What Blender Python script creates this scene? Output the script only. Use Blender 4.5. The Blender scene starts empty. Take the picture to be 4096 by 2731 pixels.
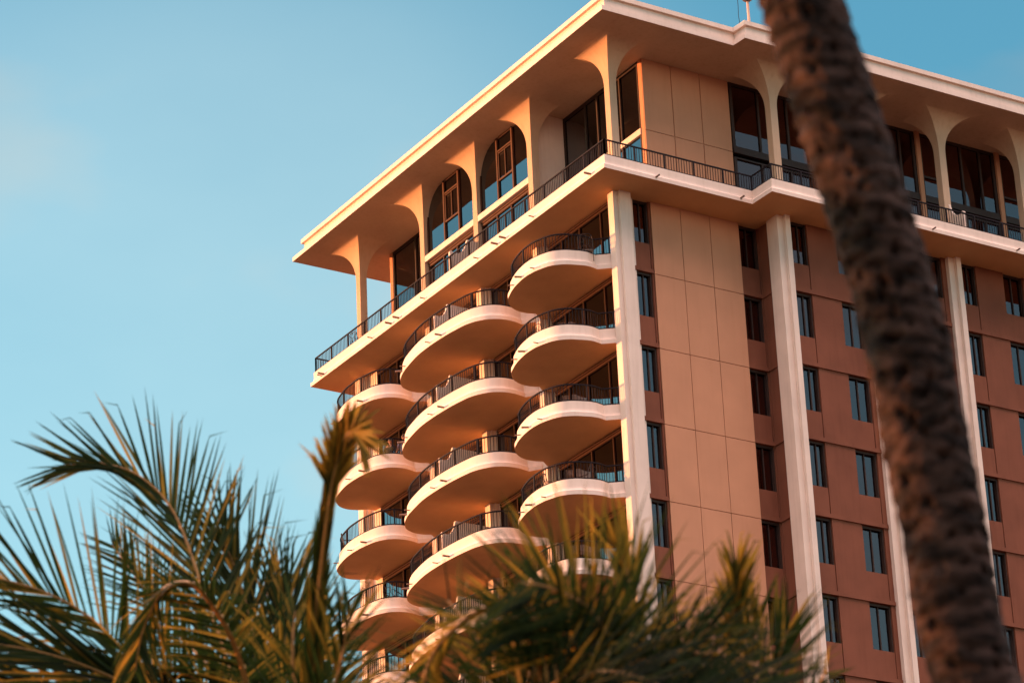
import bpy, math, random
from mathutils import Vector, Matrix
random.seed(7)
R = math.radians
O = 53.44                      # height of the terrace soffit above the ground
FH = 2.85                      # storey height
scene = bpy.context.scene
col = scene.collection

# ------------------------------------------------------------------ materials
def mat(name):
    m = bpy.data.materials.new(name); m.use_nodes = True
    nt = m.node_tree; b = nt.nodes['Principled BSDF']
    return m, nt, b

def stucco(name, c, var=.10, rough=.85, bump=.25, scale=1.0, streak=.0):
    m, nt, b = mat(name)
    tc = nt.nodes.new('ShaderNodeTexCoord')
    n1 = nt.nodes.new('ShaderNodeTexNoise'); n1.inputs['Scale'].default_value = .9*scale; n1.inputs['Detail'].default_value = 7
    n2 = nt.nodes.new('ShaderNodeTexNoise'); n2.inputs['Scale'].default_value = 38*scale; n2.inputs['Detail'].default_value = 4
    mp = nt.nodes.new('ShaderNodeMapping'); mp.inputs['Scale'].default_value = (5, 5, .35)
    n3 = nt.nodes.new('ShaderNodeTexNoise'); n3.inputs['Scale'].default_value = 1.4; n3.inputs['Detail'].default_value = 5
    nt.links.new(tc.outputs['Object'], n1.inputs['Vector']); nt.links.new(tc.outputs['Object'], n2.inputs['Vector'])
    nt.links.new(tc.outputs['Object'], mp.inputs['Vector']); nt.links.new(mp.outputs[0], n3.inputs['Vector'])
    r = nt.nodes.new('ShaderNodeValToRGB'); r.color_ramp.elements[0].position = .3; r.color_ramp.elements[1].position = .7
    r.color_ramp.elements[0].color = (c[0]*(1-var), c[1]*(1-var), c[2]*(1-var), 1)
    r.color_ramp.elements[1].color = (min(1, c[0]*(1+var*.4)), min(1, c[1]*(1+var*.4)), min(1, c[2]*(1+var*.4)), 1)
    nt.links.new(n1.outputs[0], r.inputs[0])
    mx = nt.nodes.new('ShaderNodeMix'); mx.data_type = 'RGBA'; mx.blend_type = 'MULTIPLY'
    r3 = nt.nodes.new('ShaderNodeValToRGB'); r3.color_ramp.elements[0].position = .28; r3.color_ramp.elements[1].position = .5
    r3.color_ramp.elements[0].color = (.72, .66, .6, 1); r3.color_ramp.elements[1].color = (1, 1, 1, 1)
    nt.links.new(n3.outputs[0], r3.inputs[0])
    mx.inputs[0].default_value = streak
    nt.links.new(r.outputs[0], mx.inputs[6]); nt.links.new(r3.outputs[0], mx.inputs[7])
    nt.links.new(mx.outputs[2], b.inputs['Base Color'])
    bp = nt.nodes.new('ShaderNodeBump'); bp.inputs['Strength'].default_value = bump; bp.inputs['Distance'].default_value = .01
    nt.links.new(n2.outputs[0], bp.inputs['Height']); nt.links.new(bp.outputs[0], b.inputs['Normal'])
    b.inputs['Roughness'].default_value = rough; b.inputs['Specular IOR Level'].default_value = .2
    return m

M = {}
M['white'] = stucco('white_stucco_paint', (0.74, 0.6, 0.505), streak=.22)
M['soffit'] = stucco('shaded_soffit_tone', (0.66, 0.375, 0.18), streak=.1)  # shade and orange bounce under the slabs put into the colour
M['flare'] = stucco('column_paint', (0.55, 0.385, 0.26), streak=.3)
M['tan'] = stucco('tan_stucco', (0.515, 0.25, 0.143), var=.07, bump=.5, streak=.12)
M['brown'] = stucco('brown_stucco', (0.195, 0.068, 0.038), var=.16, bump=.4, streak=.28)
M['groove'] = stucco('joint_brown', (.20, .075, .035))
M['deck'] = stucco('deck_concrete', (.24, .16, .11))

def simple(name, c, rough=.5, metal=0., spec=.5):
    m, nt, b = mat(name)
    tc = nt.nodes.new('ShaderNodeTexCoord'); n = nt.nodes.new('ShaderNodeTexNoise'); n.inputs['Scale'].default_value = 14
    nt.links.new(tc.outputs['Object'], n.inputs['Vector'])
    r = nt.nodes.new('ShaderNodeValToRGB')
    r.color_ramp.elements[0].color = (c[0]*.75, c[1]*.75, c[2]*.75, 1); r.color_ramp.elements[1].color = (c[0]*1.2, c[1]*1.2, c[2]*1.2, 1)
    nt.links.new(n.outputs[0], r.inputs[0]); nt.links.new(r.outputs[0], b.inputs['Base Color'])
    b.inputs['Roughness'].default_value = rough; b.inputs['Metallic'].default_value = metal; b.inputs['Specular IOR Level'].default_value = spec
    return m
M['rail'] = simple('dark_rail_paint', (.012, .008, .010), .65, 0, .12)
M['frame'] = simple('bronze_frame', (.04, .024, .019), .55, 0, .2)
M['frame_left'] = simple('copper_brown_frame', (.09, .036, .018), .6, 0, .2)
M['door_frame'] = simple('dark_door_frame', (.035, .014, .008), .7, 0, .08)
M['pipe'] = simple('drain_pipe_metal', (.22, .13, .09), .5)
M['dark'] = simple('dark_interior', (.03, .018, .013), .9)
M['mast'] = simple('mast_paint', (.55, .36, .25), .5)
M['cloth_dark'] = simple('dark_shirt', (.03, .025, .03), .9)
M['cloth_plaid'] = simple('grey_check_shirt', (.19, .14, .17), .9)
M['jeans'] = simple('blue_trousers', (.04, .06, .11), .9)
M['skin'] = simple('skin', (.48, .22, .13), .6)
M['hair'] = simple('hair', (.07, .04, .025), .8)
M['hair_grey'] = simple('grey_brown_hair', (.20, .12, .08), .8)
M['cushion'] = simple('cushion', (.33, .26, .22), .9)
M['chair'] = simple('chair_metal', (.03, .018, .015), .45, .3)

def plaid():
    m, nt, b = mat('small_check_shirt')
    tc = nt.nodes.new('ShaderNodeTexCoord'); ck = nt.nodes.new('ShaderNodeTexChecker'); ck.inputs['Scale'].default_value = 45
    ck.inputs['Color1'].default_value = (.10, .08, .12, 1); ck.inputs['Color2'].default_value = (.28, .21, .24, 1)
    nt.links.new(tc.outputs['Object'], ck.inputs['Vector']); nt.links.new(ck.outputs[0], b.inputs['Base Color'])
    b.inputs['Roughness'].default_value = .9
    return m
M['plaid'] = plaid()

def glass(name, refl, tint, trans):
    m = bpy.data.materials.new(name); m.use_nodes = True; nt = m.node_tree
    nt.nodes.remove(nt.nodes['Principled BSDF']); out = nt.nodes['Material Output']
    g = nt.nodes.new('ShaderNodeBsdfGlossy'); g.inputs['Roughness'].default_value = .015; g.inputs['Color'].default_value = (*refl, 1)
    t = nt.nodes.new('ShaderNodeBsdfTransparent'); t.inputs['Color'].default_value = (*tint, 1)
    mx = nt.nodes.new('ShaderNodeMixShader'); 
    fr = nt.nodes.new('ShaderNodeFresnel'); fr.inputs['IOR'].default_value = 1.5
    ma = nt.nodes.new('ShaderNodeMath'); ma.operation = 'MULTIPLY_ADD'; ma.inputs[1].default_value = .8; ma.inputs[2].default_value = trans
    nt.links.new(fr.outputs[0], ma.inputs[0]); nt.links.new(ma.outputs[0], mx.inputs[0])
    tc = nt.nodes.new('ShaderNodeTexCoord'); n = nt.nodes.new('ShaderNodeTexNoise'); n.inputs['Scale'].default_value = 1.1
    bp = nt.nodes.new('ShaderNodeBump'); bp.inputs['Strength'].default_value = .02; bp.inputs['Distance'].default_value = .1
    nt.links.new(tc.outputs['Object'], n.inputs['Vector']); nt.links.new(n.outputs[0], bp.inputs['Height']); nt.links.new(bp.outputs[0], g.inputs['Normal'])
    nt.links.new(t.outputs[0], mx.inputs[1]); nt.links.new(g.outputs[0], mx.inputs[2]); nt.links.new(mx.outputs[0], out.inputs[0])
    return m
M['glass'] = glass('bronze_tinted_glass', (0.46, 0.27, 0.25), (.42, .34, .32), .30)
M['glass_left'] = glass('clear_reflective_glass', (0.68, 0.74, 0.82), (.04, .03, .02), .19)

def stripes(name, c1, c2, axis, sc):
    m, nt, b = mat(name)
    tc = nt.nodes.new('ShaderNodeTexCoord'); w = nt.nodes.new('ShaderNodeTexWave'); w.bands_direction = axis
    w.inputs['Scale'].default_value = sc; w.inputs['Distortion'].default_value = .6; w.inputs['Detail'].default_value = 1
    r = nt.nodes.new('ShaderNodeValToRGB'); r.color_ramp.elements[0].color = (*c1, 1); r.color_ramp.elements[1].color = (*c2, 1)
    nt.links.new(tc.outputs['Object'], w.inputs['Vector']); nt.links.new(w.outputs[0], r.inputs[0]); nt.links.new(r.outputs[0], b.inputs['Base Color'])
    b.inputs['Roughness'].default_value = .95
    return m
M['curtain'] = stripes('brown_curtain', (.05, .03, .018), (.13, .08, .045), 'Y', 2.2)
M['blind'] = stripes('slatted_blind', (.20, .17, .16), (.42, .37, .34), 'Z', 4.5)

def bark():
    m, nt, b = mat('coconut_palm_bark')
    tc = nt.nodes.new('ShaderNodeTexCoord')
    mp = nt.nodes.new('ShaderNodeMapping'); mp.inputs['Scale'].default_value = (.8, .8, 2.6)
    n1 = nt.nodes.new('ShaderNodeTexNoise'); n1.inputs['Scale'].default_value = 7; n1.inputs['Detail'].default_value = 5
    n2 = nt.nodes.new('ShaderNodeTexNoise'); n2.inputs['Scale'].default_value = 30; n2.inputs['Detail'].default_value = 4
    nt.links.new(tc.outputs['Object'], mp.inputs[0]); nt.links.new(mp.outputs[0], n1.inputs['Vector']); nt.links.new(tc.outputs['Object'], n2.inputs['Vector'])
    r = nt.nodes.new('ShaderNodeValToRGB')
    r.color_ramp.elements[0].position = .40; r.color_ramp.elements[0].color = (*(0.009, 0.006, 0.005), 1)
    r.color_ramp.elements[1].position = .78; r.color_ramp.elements[1].color = (*(0.085, 0.05, 0.04), 1)
    nt.links.new(n1.outputs[0], r.inputs[0]); nt.links.new(r.outputs[0], b.inputs['Base Color'])
    bp = nt.nodes.new('ShaderNodeBump'); bp.inputs['Strength'].default_value = .7; bp.inputs['Distance'].default_value = .02
    nt.links.new(n2.outputs[0], bp.inputs['Height']); nt.links.new(bp.outputs[0], b.inputs['Normal'])
    b.inputs['Roughness'].default_value = .9; b.inputs['Specular IOR Level'].default_value = .15
    return m
M['bark'] = bark()

def leaf(name, c1, c2, c3):
    m = bpy.data.materials.new(name); m.use_nodes = True; nt = m.node_tree; b = nt.nodes['Principled BSDF']; out = nt.nodes['Material Output']
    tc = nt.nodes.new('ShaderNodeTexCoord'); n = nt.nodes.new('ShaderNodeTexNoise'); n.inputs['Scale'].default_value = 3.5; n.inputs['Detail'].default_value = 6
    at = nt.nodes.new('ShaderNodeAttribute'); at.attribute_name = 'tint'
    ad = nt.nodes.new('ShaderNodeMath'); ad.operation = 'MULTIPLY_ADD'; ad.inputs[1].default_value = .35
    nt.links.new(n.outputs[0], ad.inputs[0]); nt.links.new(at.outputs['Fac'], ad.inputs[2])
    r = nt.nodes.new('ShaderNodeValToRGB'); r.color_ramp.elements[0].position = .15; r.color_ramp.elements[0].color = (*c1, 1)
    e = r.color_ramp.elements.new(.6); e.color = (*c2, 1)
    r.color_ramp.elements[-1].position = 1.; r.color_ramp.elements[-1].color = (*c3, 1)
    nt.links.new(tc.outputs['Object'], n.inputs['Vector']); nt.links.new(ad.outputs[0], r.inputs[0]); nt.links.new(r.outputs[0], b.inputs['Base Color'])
    b.inputs['Roughness'].default_value = .55; b.inputs['Specular IOR Level'].default_value = .18
    tr = nt.nodes.new('ShaderNodeBsdfTranslucent'); nt.links.new(r.outputs[0], tr.inputs[0])
    mx = nt.nodes.new('ShaderNodeMixShader'); mx.inputs[0].default_value = .42
    nt.links.new(b.outputs[0], mx.inputs[1]); nt.links.new(tr.outputs[0], mx.inputs[2]); nt.links.new(mx.outputs[0], out.inputs[0])
    return m
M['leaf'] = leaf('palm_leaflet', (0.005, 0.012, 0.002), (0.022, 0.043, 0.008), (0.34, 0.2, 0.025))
M['rachis'] = simple('palm_rachis', (.30, .15, .035), .5)

# ------------------------------------------------------------------ mesh helper
class MB:
    def __init__(s): s.v = []; s.f = []; s.t = []; s.mi = []
    def box(s, x0, x1, y0, y1, z0, z1):
        b = len(s.v)
        s.v += [(x0,y0,z0),(x1,y0,z0),(x1,y1,z0),(x0,y1,z0),(x0,y0,z1),(x1,y0,z1),(x1,y1,z1),(x0,y1,z1)]
        s.f += [(b,b+3,b+2,b+1),(b+4,b+5,b+6,b+7),(b,b+1,b+5,b+4),(b+1,b+2,b+6,b+5),(b+2,b+3,b+7,b+6),(b+3,b,b+4,b+7)]
        return s
    def prism(s, poly, z0, z1):      # poly counter-clockwise seen from above
        n = len(poly); b = len(s.v)
        s.v += [(x,y,z0) for x,y in poly]+[(x,y,z1) for x,y in poly]
        for i in range(n):
            j = (i+1) % n; s.f.append((b+i,b+j,b+n+j,b+n+i))
        s.f.append(tuple(b+i for i in reversed(range(n)))); s.f.append(tuple(b+n+i for i in range(n)))
        return s
    def rings(s, rings, cap0=True, cap1=True):
        n = len(rings[0]); b = len(s.v)
        for r in rings: s.v += [tuple(p) for p in r]
        for k in range(len(rings)-1):
            for i in range(n):
                j = (i+1) % n
                s.f.append((b+k*n+i, b+k*n+j, b+(k+1)*n+j, b+(k+1)*n+i))
        if cap0: s.f.append(tuple(b+i for i in reversed(range(n))))
        if cap1: s.f.append(tuple(b+(len(rings)-1)*n+i for i in range(n)))
        return s
    def tube(s, pts, r, n=6, caps=True):
        pts = [Vector(p) for p in pts]; rr = r if isinstance(r, (list, tuple)) else [r]*len(pts)
        rings = []; up = Vector((0,0,1))
        for i, p in enumerate(pts):
            t = (pts[min(i+1,len(pts)-1)]-pts[max(i-1,0)]).normalized()
            a = t.cross(up)
            if a.length < .05: a = t.cross(Vector((1,0,0)))
            a.normalize(); c = a.cross(t)
            rings.append([p+(a*math.cos(q)+c*math.sin(q))*rr[i] for q in [2*math.pi*k/n for k in range(n)]])
        s.rings(rings, caps, caps); return s
    def bar(s, a, b, w):             # square bar between two points
        return s.tube([a, b], w*.7071, 4)
    def build(s, name, m, parent=None, smooth=None, loc=None, tint=None):
        me = bpy.data.meshes.new(name); me.from_pydata([tuple(v) for v in s.v], [], s.f); me.materials.append(m)
        me.validate(); me.update()
        o = bpy.data.objects.new(name, me); col.objects.link(o)
        if s.t and len(s.t) == len(me.vertices):
            a = me.attributes.new('tint', 'FLOAT', 'POINT'); a.data.foreach_set('value', s.t)
        if smooth is not None:
            me.polygons.foreach_set('use_smooth', [True]*len(me.polygons)); me.set_sharp_from_angle(angle=R(smooth))
        if parent: o.parent = parent
        if loc is not None: o.location = loc
        return o

def offs(poly, d, closed=True):      # inward (to the left of a counter-clockwise outline) by d
    n = len(poly); out = []
    for i in range(n):
        p = Vector(poly[i])
        a = Vector(poly[i-1]) if (closed or i) else None
        b = Vector(poly[(i+1) % n]) if (closed or i < n-1) else None
        ns = []
        if a is not None:
            e = (p-a).normalized(); ns.append(Vector((-e.y, e.x)))
        if b is not None:
            e = (b-p).normalized(); ns.append(Vector((-e.y, e.x)))
        if len(ns) == 2:
            k = 1+ns[0].dot(ns[1]); v = (ns[0]+ns[1])/max(k, .5)
        else: v = ns[0]
        out.append((p.x+v.x*d, p.y+v.y*d))
    return out

def spline(pts, n=6):
    out = []; m = len(pts)
    for i in range(m-1):
        p0, p1, p2, p3 = [Vector(pts[max(0, min(m-1, i+k))]) for k in (-1, 0, 1, 2)]
        for j in range(n):
            t = j/n
            out.append(tuple(.5*((2*p1)+(-p0+p2)*t+(2*p0-5*p1+4*p2-p3)*t*t+(-p0+3*p1-3*p2+p3)*t**3)))
    out.append(tuple(pts[-1])); return out

def tag(o, label=None, cat=None, group=None, kind=None):
    for k, v in (('label', label), ('category', cat), ('group', group), ('kind', kind)):
        if v: o[k] = v
    return o
def empty(name, loc, rz=0.):
    o = bpy.data.objects.new(name, None); o.location = loc; o.rotation_euler = (0, 0, rz); o.empty_display_size = .3; col.objects.link(o); return o
def copy_tree(o, parent=None):
    c = o.copy(); col.objects.link(c); c.parent = parent
    for ch in list(o.children): copy_tree(ch, c)
    return c

# ------------------------------------------------------------------ ground
g = MB(); S = 4000; N = 8
for i in range(N+1):
    for j in range(N+1): g.v.append((-S+2*S*i/N, -S+2*S*j/N, 0))
for i in range(N):
    for j in range(N): a = i*(N+1)+j; g.f.append((a, a+N+1, a+N+2, a+1))
M['ground'] = stucco('sandy_grass_ground', (0.05, 0.028, 0.015), var=.35, scale=.4)
tag(g.build('ground', M['ground']), kind='structure')

# ------------------------------------------------------------------ tower
tower = empty('apartment_tower', (0, 0, 0))
tag(tower, 'pale high-rise tower with curved balconies, tan wall panels and a flat overhanging roof', 'building')
def part(mb, name, m, smooth=None, parent=None, z=O):
    return mb.build(name, m, parent or tower, smooth, (0, 0, z) if parent is None else None)

G0 = -O                              # ground level in tower coordinates
YE = 19.9                            # far end of the left facade
XE = 27.2                            # right end of what is modelled

# core and floor plates that close the building behind its glazing
c = MB(); c.box(2.6, XE, 2.7, YE-.1, G0, 0.02); part(c, 'core_wall', M['dark'])
c = MB(); c.box(4.2, XE, 2.9, YE-.2, .3, 5.84); part(c, 'penthouse_core_wall', M['dark'])
# end wall
c = MB(); c.box(1.56, XE, YE-.1, YE, G0, -.002); c.box(3.02, XE, YE-.2, YE-.1, .25, 5.848); part(c, 'end_wall', M['tan'])

def soffit(o, sm='soffit'):                       # downward faces take a darker, warmer colour that paints in underside shade
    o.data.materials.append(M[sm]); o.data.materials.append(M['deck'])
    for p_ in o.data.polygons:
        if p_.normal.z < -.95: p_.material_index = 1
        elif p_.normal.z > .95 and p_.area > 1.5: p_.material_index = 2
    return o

# --- railing builder along an open path (plan points), base height zb
def railing(path, zb, h, parent, post_every=1.3, ends=(True, True), name='railing', post_start=0.):
    P = [Vector((x, y, 0)) for x, y in path]
    L = [0]
    for a, b in zip(P, P[1:]): L.append(L[-1]+(b-a).length)
    tot = L[-1]
    def at(s):
        s = max(0, min(tot, s))
        for i in range(len(P)-1):
            if s <= L[i+1] or i == len(P)-2:
                t = (s-L[i])/max(1e-6, L[i+1]-L[i]); return P[i].lerp(P[i+1], t), (P[i+1]-P[i]).normalized()
    m = MB()
    up = Vector((0, 0, 1))
    def strip(z0, z1, w):
        rings = []
        for i, p in enumerate(P):
            t = (P[min(i+1, len(P)-1)]-P[max(i-1, 0)]).normalized(); nn = Vector((-t.y, t.x, 0))
            rings.append([p+nn*w+up*z0, p-nn*w+up*z0, p-nn*w+up*z1, p+nn*w+up*z1])
        m.rings(rings)
    strip(zb+h-.045, zb+h, .024); strip(zb+.035, zb+.065, .014)
    def stick(s, w, z0, z1):
        p, t = at(s); nn = Vector((-t.y, t.x, 0)); b = len(m.v)
        for z in (z0, z1):
            for q in (-t*w-nn*w, t*w-nn*w, t*w+nn*w, -t*w+nn*w): m.v.append(tuple(p+q+up*z))
        m.f.extend([(b,b+1,b+5,b+4),(b+1,b+2,b+6,b+5),(b+2,b+3,b+7,b+6),(b+3,b,b+4,b+7),(b,b+3,b+2,b+1),(b+4,b+5,b+6,b+7)])
    nb = max(1, round(tot/.112))
    np_ = max(1, round(tot/post_every))
    posts = [tot*i/np_ for i in range(np_+1)]
    if not ends[0]: posts = posts[1:]
    if not ends[1]: posts = posts[:-1]
    for i in range(nb+1):
        s = tot*i/nb
        if min([abs(s-q) for q in posts] or [9]) > .05: stick(s, .0085, zb+.05, zb+h-.03)
    for s in posts: stick(s, .026, zb-.03, zb+h-.01)
    o = m.build(name, M['rail'], parent); return o

def spout(p, d, L, r, parent):
    p = Vector(p); d = Vector(d).normalized()
    m = MB(); n = 10
    t = d; a = t.cross(Vector((0, 0, 1))).normalized(); c = a.cross(t)
    rings = []
    for s, rr in ((-.06, r), (L, r), (L, r*.72), (L-.05, r*.72)):
        rings.append([p+t*s+(a*math.cos(2*math.pi*k/n)+c*math.sin(2*math.pi*k/n))*rr for k in range(n)])
    m.rings(rings); o = m.build('drain_spout', M['pipe'], parent, 40); return o

# --- terrace slab with its curved fascia
def slab(outline, prof, name, m, z=O, smooth=35, parent=None, sm='soffit'):
    mb = MB(); rs = []
    for inset, zz in prof:
        rs.append([(x, y, zz) for x, y in (offs(outline, inset) if inset else outline)])
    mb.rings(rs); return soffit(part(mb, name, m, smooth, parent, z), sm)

T_OUT = [(0, 0), (6.3, 0), (6.33, -1.14), (XE+.6, -1.14), (XE+.6, 21.3), (0, 21.3)]
cove = [(0, 0), (0, .15), (.022, .165), (.07, .20), (.095, .26), (.105, .34), (.10, .44), (.10, .585), (.30, .585), (.30, .30)]
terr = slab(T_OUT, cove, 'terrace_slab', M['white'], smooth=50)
# terrace railing: inset .16 from the lip
rp = offs(T_OUT, .165)
path = [rp[4], rp[5], rp[0], rp[1], rp[2], rp[3]]
def dens(path, step=.65):
    out = []
    for a, b in zip(path, path[1:]):
        a = Vector(a); b = Vector(b); n = max(1, round((b-a).length/step))
        for i in range(n): out.append(tuple(a.lerp(b, i/n)))
    out.append(tuple(path[-1])); return out
def rail_straight(segs, parent):
    for a, b in segs: railing([a, b], .585, .64, parent)
end_r = (9.0, rp[4][1])
rail_straight([(end_r, rp[5]), (rp[5], rp[0]), (rp[0], rp[1]), (rp[1], rp[2]), (rp[2], rp[3])], terr)
for y, big in ((20.2,1),(20.38,0),(16.35,0),(14.87,1),(14.29,1),(12.34,0),(8.46,0),(7.11,1),(6.55,1),(4.62,0),(.87,1)):
    spout((0.0, y, .13), (-1, 0, -.02), .26 if big else .2, .042 if big else .024, terr)
for x in (2.17, 5.8): spout((x, 0, .12), (0, -1, -.02), .2, .035, terr)
for x in (8.9, 13.55, 17.5, 21.5): spout((x, -1.14, .10), (0, -1, -.02), .18, .03, terr)

# --- roof
R_OUT = [(-.2, -.73), (5.45, -.73), (5.5, -1.38), (XE+1., -1.45), (XE+1., 22.25), (-.2, 22.25)]
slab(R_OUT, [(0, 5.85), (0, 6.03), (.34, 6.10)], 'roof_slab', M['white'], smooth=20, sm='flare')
roofm = MB(); rs = []
prof = [(.34, 6.10), (.36, 6.52), (.37, 6.60), (.26, 6.60), (.26, 6.78), (.62, 6.80)]
for inset, zz in prof: rs.append([(x, y, zz) for x, y in offs(R_OUT, inset)])
roofm.rings(rs); part(roofm, 'roof_parapet', M['white'], 20)

# --- columns with a stepped outer corner
def col_poly(x0, y0, w, d, a, s):    # front-left corner notched: a = notch width, s = notch depth
    return [(x0, y0+s), (x0+a, y0+s), (x0+a, y0), (x0+w, y0), (x0+w, y0+d), (x0, y0+d)]
def column(poly, z1=-.003):
    mb = MB(); mb.prism(poly, G0, z1); return part(mb, 'column', M['white'])
column(col_poly(1.22, 1.22, .67, .46, .2, .13))
for y0, y1 in ((6.40, 6.72), (10.33, 10.66), (14.12, 14.44), (19.52, 19.9)):
    column([(1.24, y0), (1.40, y0), (1.40, y0-.09), (1.75, y0-.09), (1.75, y1+.07 if y1 < 19 else y1), (1.40, y1+.07 if y1 < 19 else y1), (1.40, y1), (1.24, y1)])
for n in range(5):
    x0 = 7.56+3.91*n
    column(col_poly(x0, .15, .48, .78, .26, .15))

# --- flared columns of the penthouse
def flared(cx, cy, hx, hy, s=.155, zs=4.3, zb=.31, zt=5.848):
    mb = MB(); rs = []
    def ring(ax, ay, z): return [(cx-ax, cy-ay, z), (cx+ax, cy-ay, z), (cx+ax, cy+ay, z), (cx-ax, cy+ay, z)]
    rs.append(ring(s, s, zb)); rs.append(ring(s, s, zs-.25))
    n = 26
    for i in range(n+1):
        a = math.pi/2*i/n
        t = math.sin(a); q = 1-math.cos(a)
        rs.append(ring(s+(hx-s)*q**1.12, s+(hy-s)*q**1.12, zs+(zt-zs)*t))
    mb.rings(rs); return part(mb, 'flared_column', M['flare'], 30)
for cy in (1.62, 6.87, 10.8, 14.75, 19.8): flared(1.58, cy, .9, 1.33)
for n in range(5): flared(7.72+3.9*n, .30, 1.55, 1.06)

# ------------------------------------------------------------------ glazing builders
def window(y_plane, x0, x1, z0, z1, mull=.5, name='window', depth=.17, lbl=None):
    """flush in a wall facing -Y: frame with mullion, pane and blind"""
    f = MB(); yp = y_plane+depth; t = .045
    f.box(x0, x0+t, yp-.03, yp+.04, z0, z1); f.box(x1-t*1.6, x1, yp-.03, yp+.04, z0, z1)
    f.box(x0+t, x1-t*1.6, yp-.03, yp+.04, z0, z0+t); f.box(x0+t, x1-t*1.6, yp-.03, yp+.04, z1-t*1.6, z1)
    xm = x0+(x1-x0)*mull; f.box(xm-.022, xm+.022, yp-.045, yp+.03, z0+t, z1-t*1.6)
    f.box(x1-.06, x1-.002, yp-.10, yp-.03, z0, z1); f.box(x0+.01, x1-.06, yp-.09, yp-.03, z1-.09, z1-.002)
    w = part(f, name, M['frame'])
    p = MB(); p.box(x0+t, xm-.022, yp+.005, yp+.011, z0+t, z1-t*1.6); p.box(xm+.022, x1-t*1.6, yp+.015, yp+.021, z0+t, z1-t*1.6)
    p.build('pane', M['glass'], w)
    drop = random.choice((z0+t, z0+t, z0+t, z0+(z1-z0)*.35, z0+(z1-z0)*.6)); xr = x1-t if random.random() < .7 else xm+.05
    b = MB(); b.box(x0+t, xr, yp+.06, yp+.075, drop, z1-.05); b.build('blind', M['blind'], w)
    return w
    return w

ZH = lambda k: -2.80-FH*(k-1) if k else -.004     # window head of storey k (0 = under the terrace)
ZS = lambda k: -1.66-FH*k                         # window sill
NK = 8
# tan panel wall: cells with recessed joints
p = MB()
xs = [2.92, 4.19, 5.46, 6.73]; zz = [-.004]+[-2.83-FH*k for k in range(18)]+[G0]
for i in range(3):
    for a, b in zip(zz, zz[1:]):
        p.box(xs[i]+(.012 if i else 0), xs[i+1]-(.012 if i < 2 else 0), 1.50, 1.55, b+.012, a-(.012 if a < -1 else 0))
part(p, 'tan_panel_wall', M['tan'])
p = MB(); p.box(2.92, 6.73, 1.535, 2.1, G0, -.006)
part(p, 'panel_joint_backing', M['groove'])

# brown walls
def brown_bay(xw, y, solid, wins, ledge=None, ret=None):
    """solid: wall strips (x0,x1) full height; wins: (x0,x1,mull); ledge: (x0,x1)"""
    m = MB()
    for a, b in solid: m.box(a, b, y, y+.6, G0, -.005)
    for k in range(18):
        for wa in wins:
            a, b = wa[0], wa[1]
            m.box(a+.001, b-.022, y+.022, y+.58, ZH(k+1)+.002, ZS(k))
            m.box(b-.022, b-.001, y+.08, y+.58, ZH(k+1)+.002, ZS(k))
    # sill lip
    part(m, 'brown_wall', M['brown'])
    if ledge:
        for k in range(1, NK+1):
            z = ZH(k)
            for (a, b, y0, y1) in ledge: m = MB(); m.box(a, b, y0, y1, z, z+.15); part(m, 'ledge_course', M['brown'])
    for k in range(NK):
        for wa in wins: window(y, wa[0], wa[1], ZS(k)+.002, ZH(k)-.002, wa[2])

brown_bay(0, 1.56, [(1.80, 2.13), (2.85, 2.918)], [(2.13, 2.85, .56)], ledge=[(1.9, 2.915, 1.53, 1.7)])
brown_bay(0, 1.57, [(7.61, 7.70)], [(6.735, 7.61, .5)], ledge=[(6.74, 7.60, 1.53, 1.7)])
# return wall facing -X
m = MB(); m.box(7.64, 7.9, .475, 1.55, G0, -.007)
part(m, 'return_wall', M['brown'])
for k in range(1, NK+1): m = MB(); m.box(7.60, 7.64, .42, 1.53, ZH(k), ZH(k)+.15); part(m, 'ledge_course', M['brown'])
for n in range(5):
    a = 7.9+3.9*n
    brown_bay(0, .47, [(a if n else 7.9, a+.35), (a+1.1, a+2.42), (a+3.38, a+3.9)], [(a+.35, a+1.1, .56), (a+2.42, a+3.38, .48)],
              ledge=[(a+.1, a+3.55, .41, .6)])

# ------------------------------------------------------------------ left facade glazing
def door_left(x, y0, y1, z0, z1, muls, fm, name='sliding_door', curtain=True, gm='glass_left', head=.20, rails=()):
    """glazed front facing -X with mullions at muls"""
    f = MB(); t = .05
    f.box(x-.02, x+.08, y0, y1, z1-head, z1)
    f.box(x-.06, x-.02, y0, y1, z1-head*.45, z1-head*.15); f.box(x-.04, x-.02, y0, y1, z1-head*.95, z1-head*.65)
    f.box(x-.02, x+.08, y0, y1, z0, z0+.06)
    ys = [y0+t/2]+list(muls)+[y1-t/2]
    for y in ys: f.box(x-.03, x+.06, y-t/2, y+t/2, z0+.06, z1-head)
    for (ya, yb, z, hh) in rails: f.box(x-.02, x+.05, ya, yb, z, z+hh)
    o = part(f, name, fm)
    p = MB()
    for i, (a, b) in enumerate(zip(ys, ys[1:])):
        p.box(x+.02+.012*(i % 2), x+.026+.012*(i % 2), a+t/2, b-t/2, z0+.06, z1-head)
    p.build('pane', M[gm], o)
    if curtain:
        cm = MB(); n = int((y1-y0)/.035); pts = []
        for i in range(n+1):
            y = y0+(y1-y0)*i/n; pts.append((x+.22+.03*math.sin(i*1.1)+.012*math.sin(i*.37), y))
        for i, (xx, y) in enumerate(pts):
            cm.v += [(xx, y, z0+.02), (xx, y, z1-.05)]
            if i: b = 2*i; cm.f.append((b-2, b, b+1, b-1))
        cm.build('curtain', M['curtain'], o)
    return o

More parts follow.
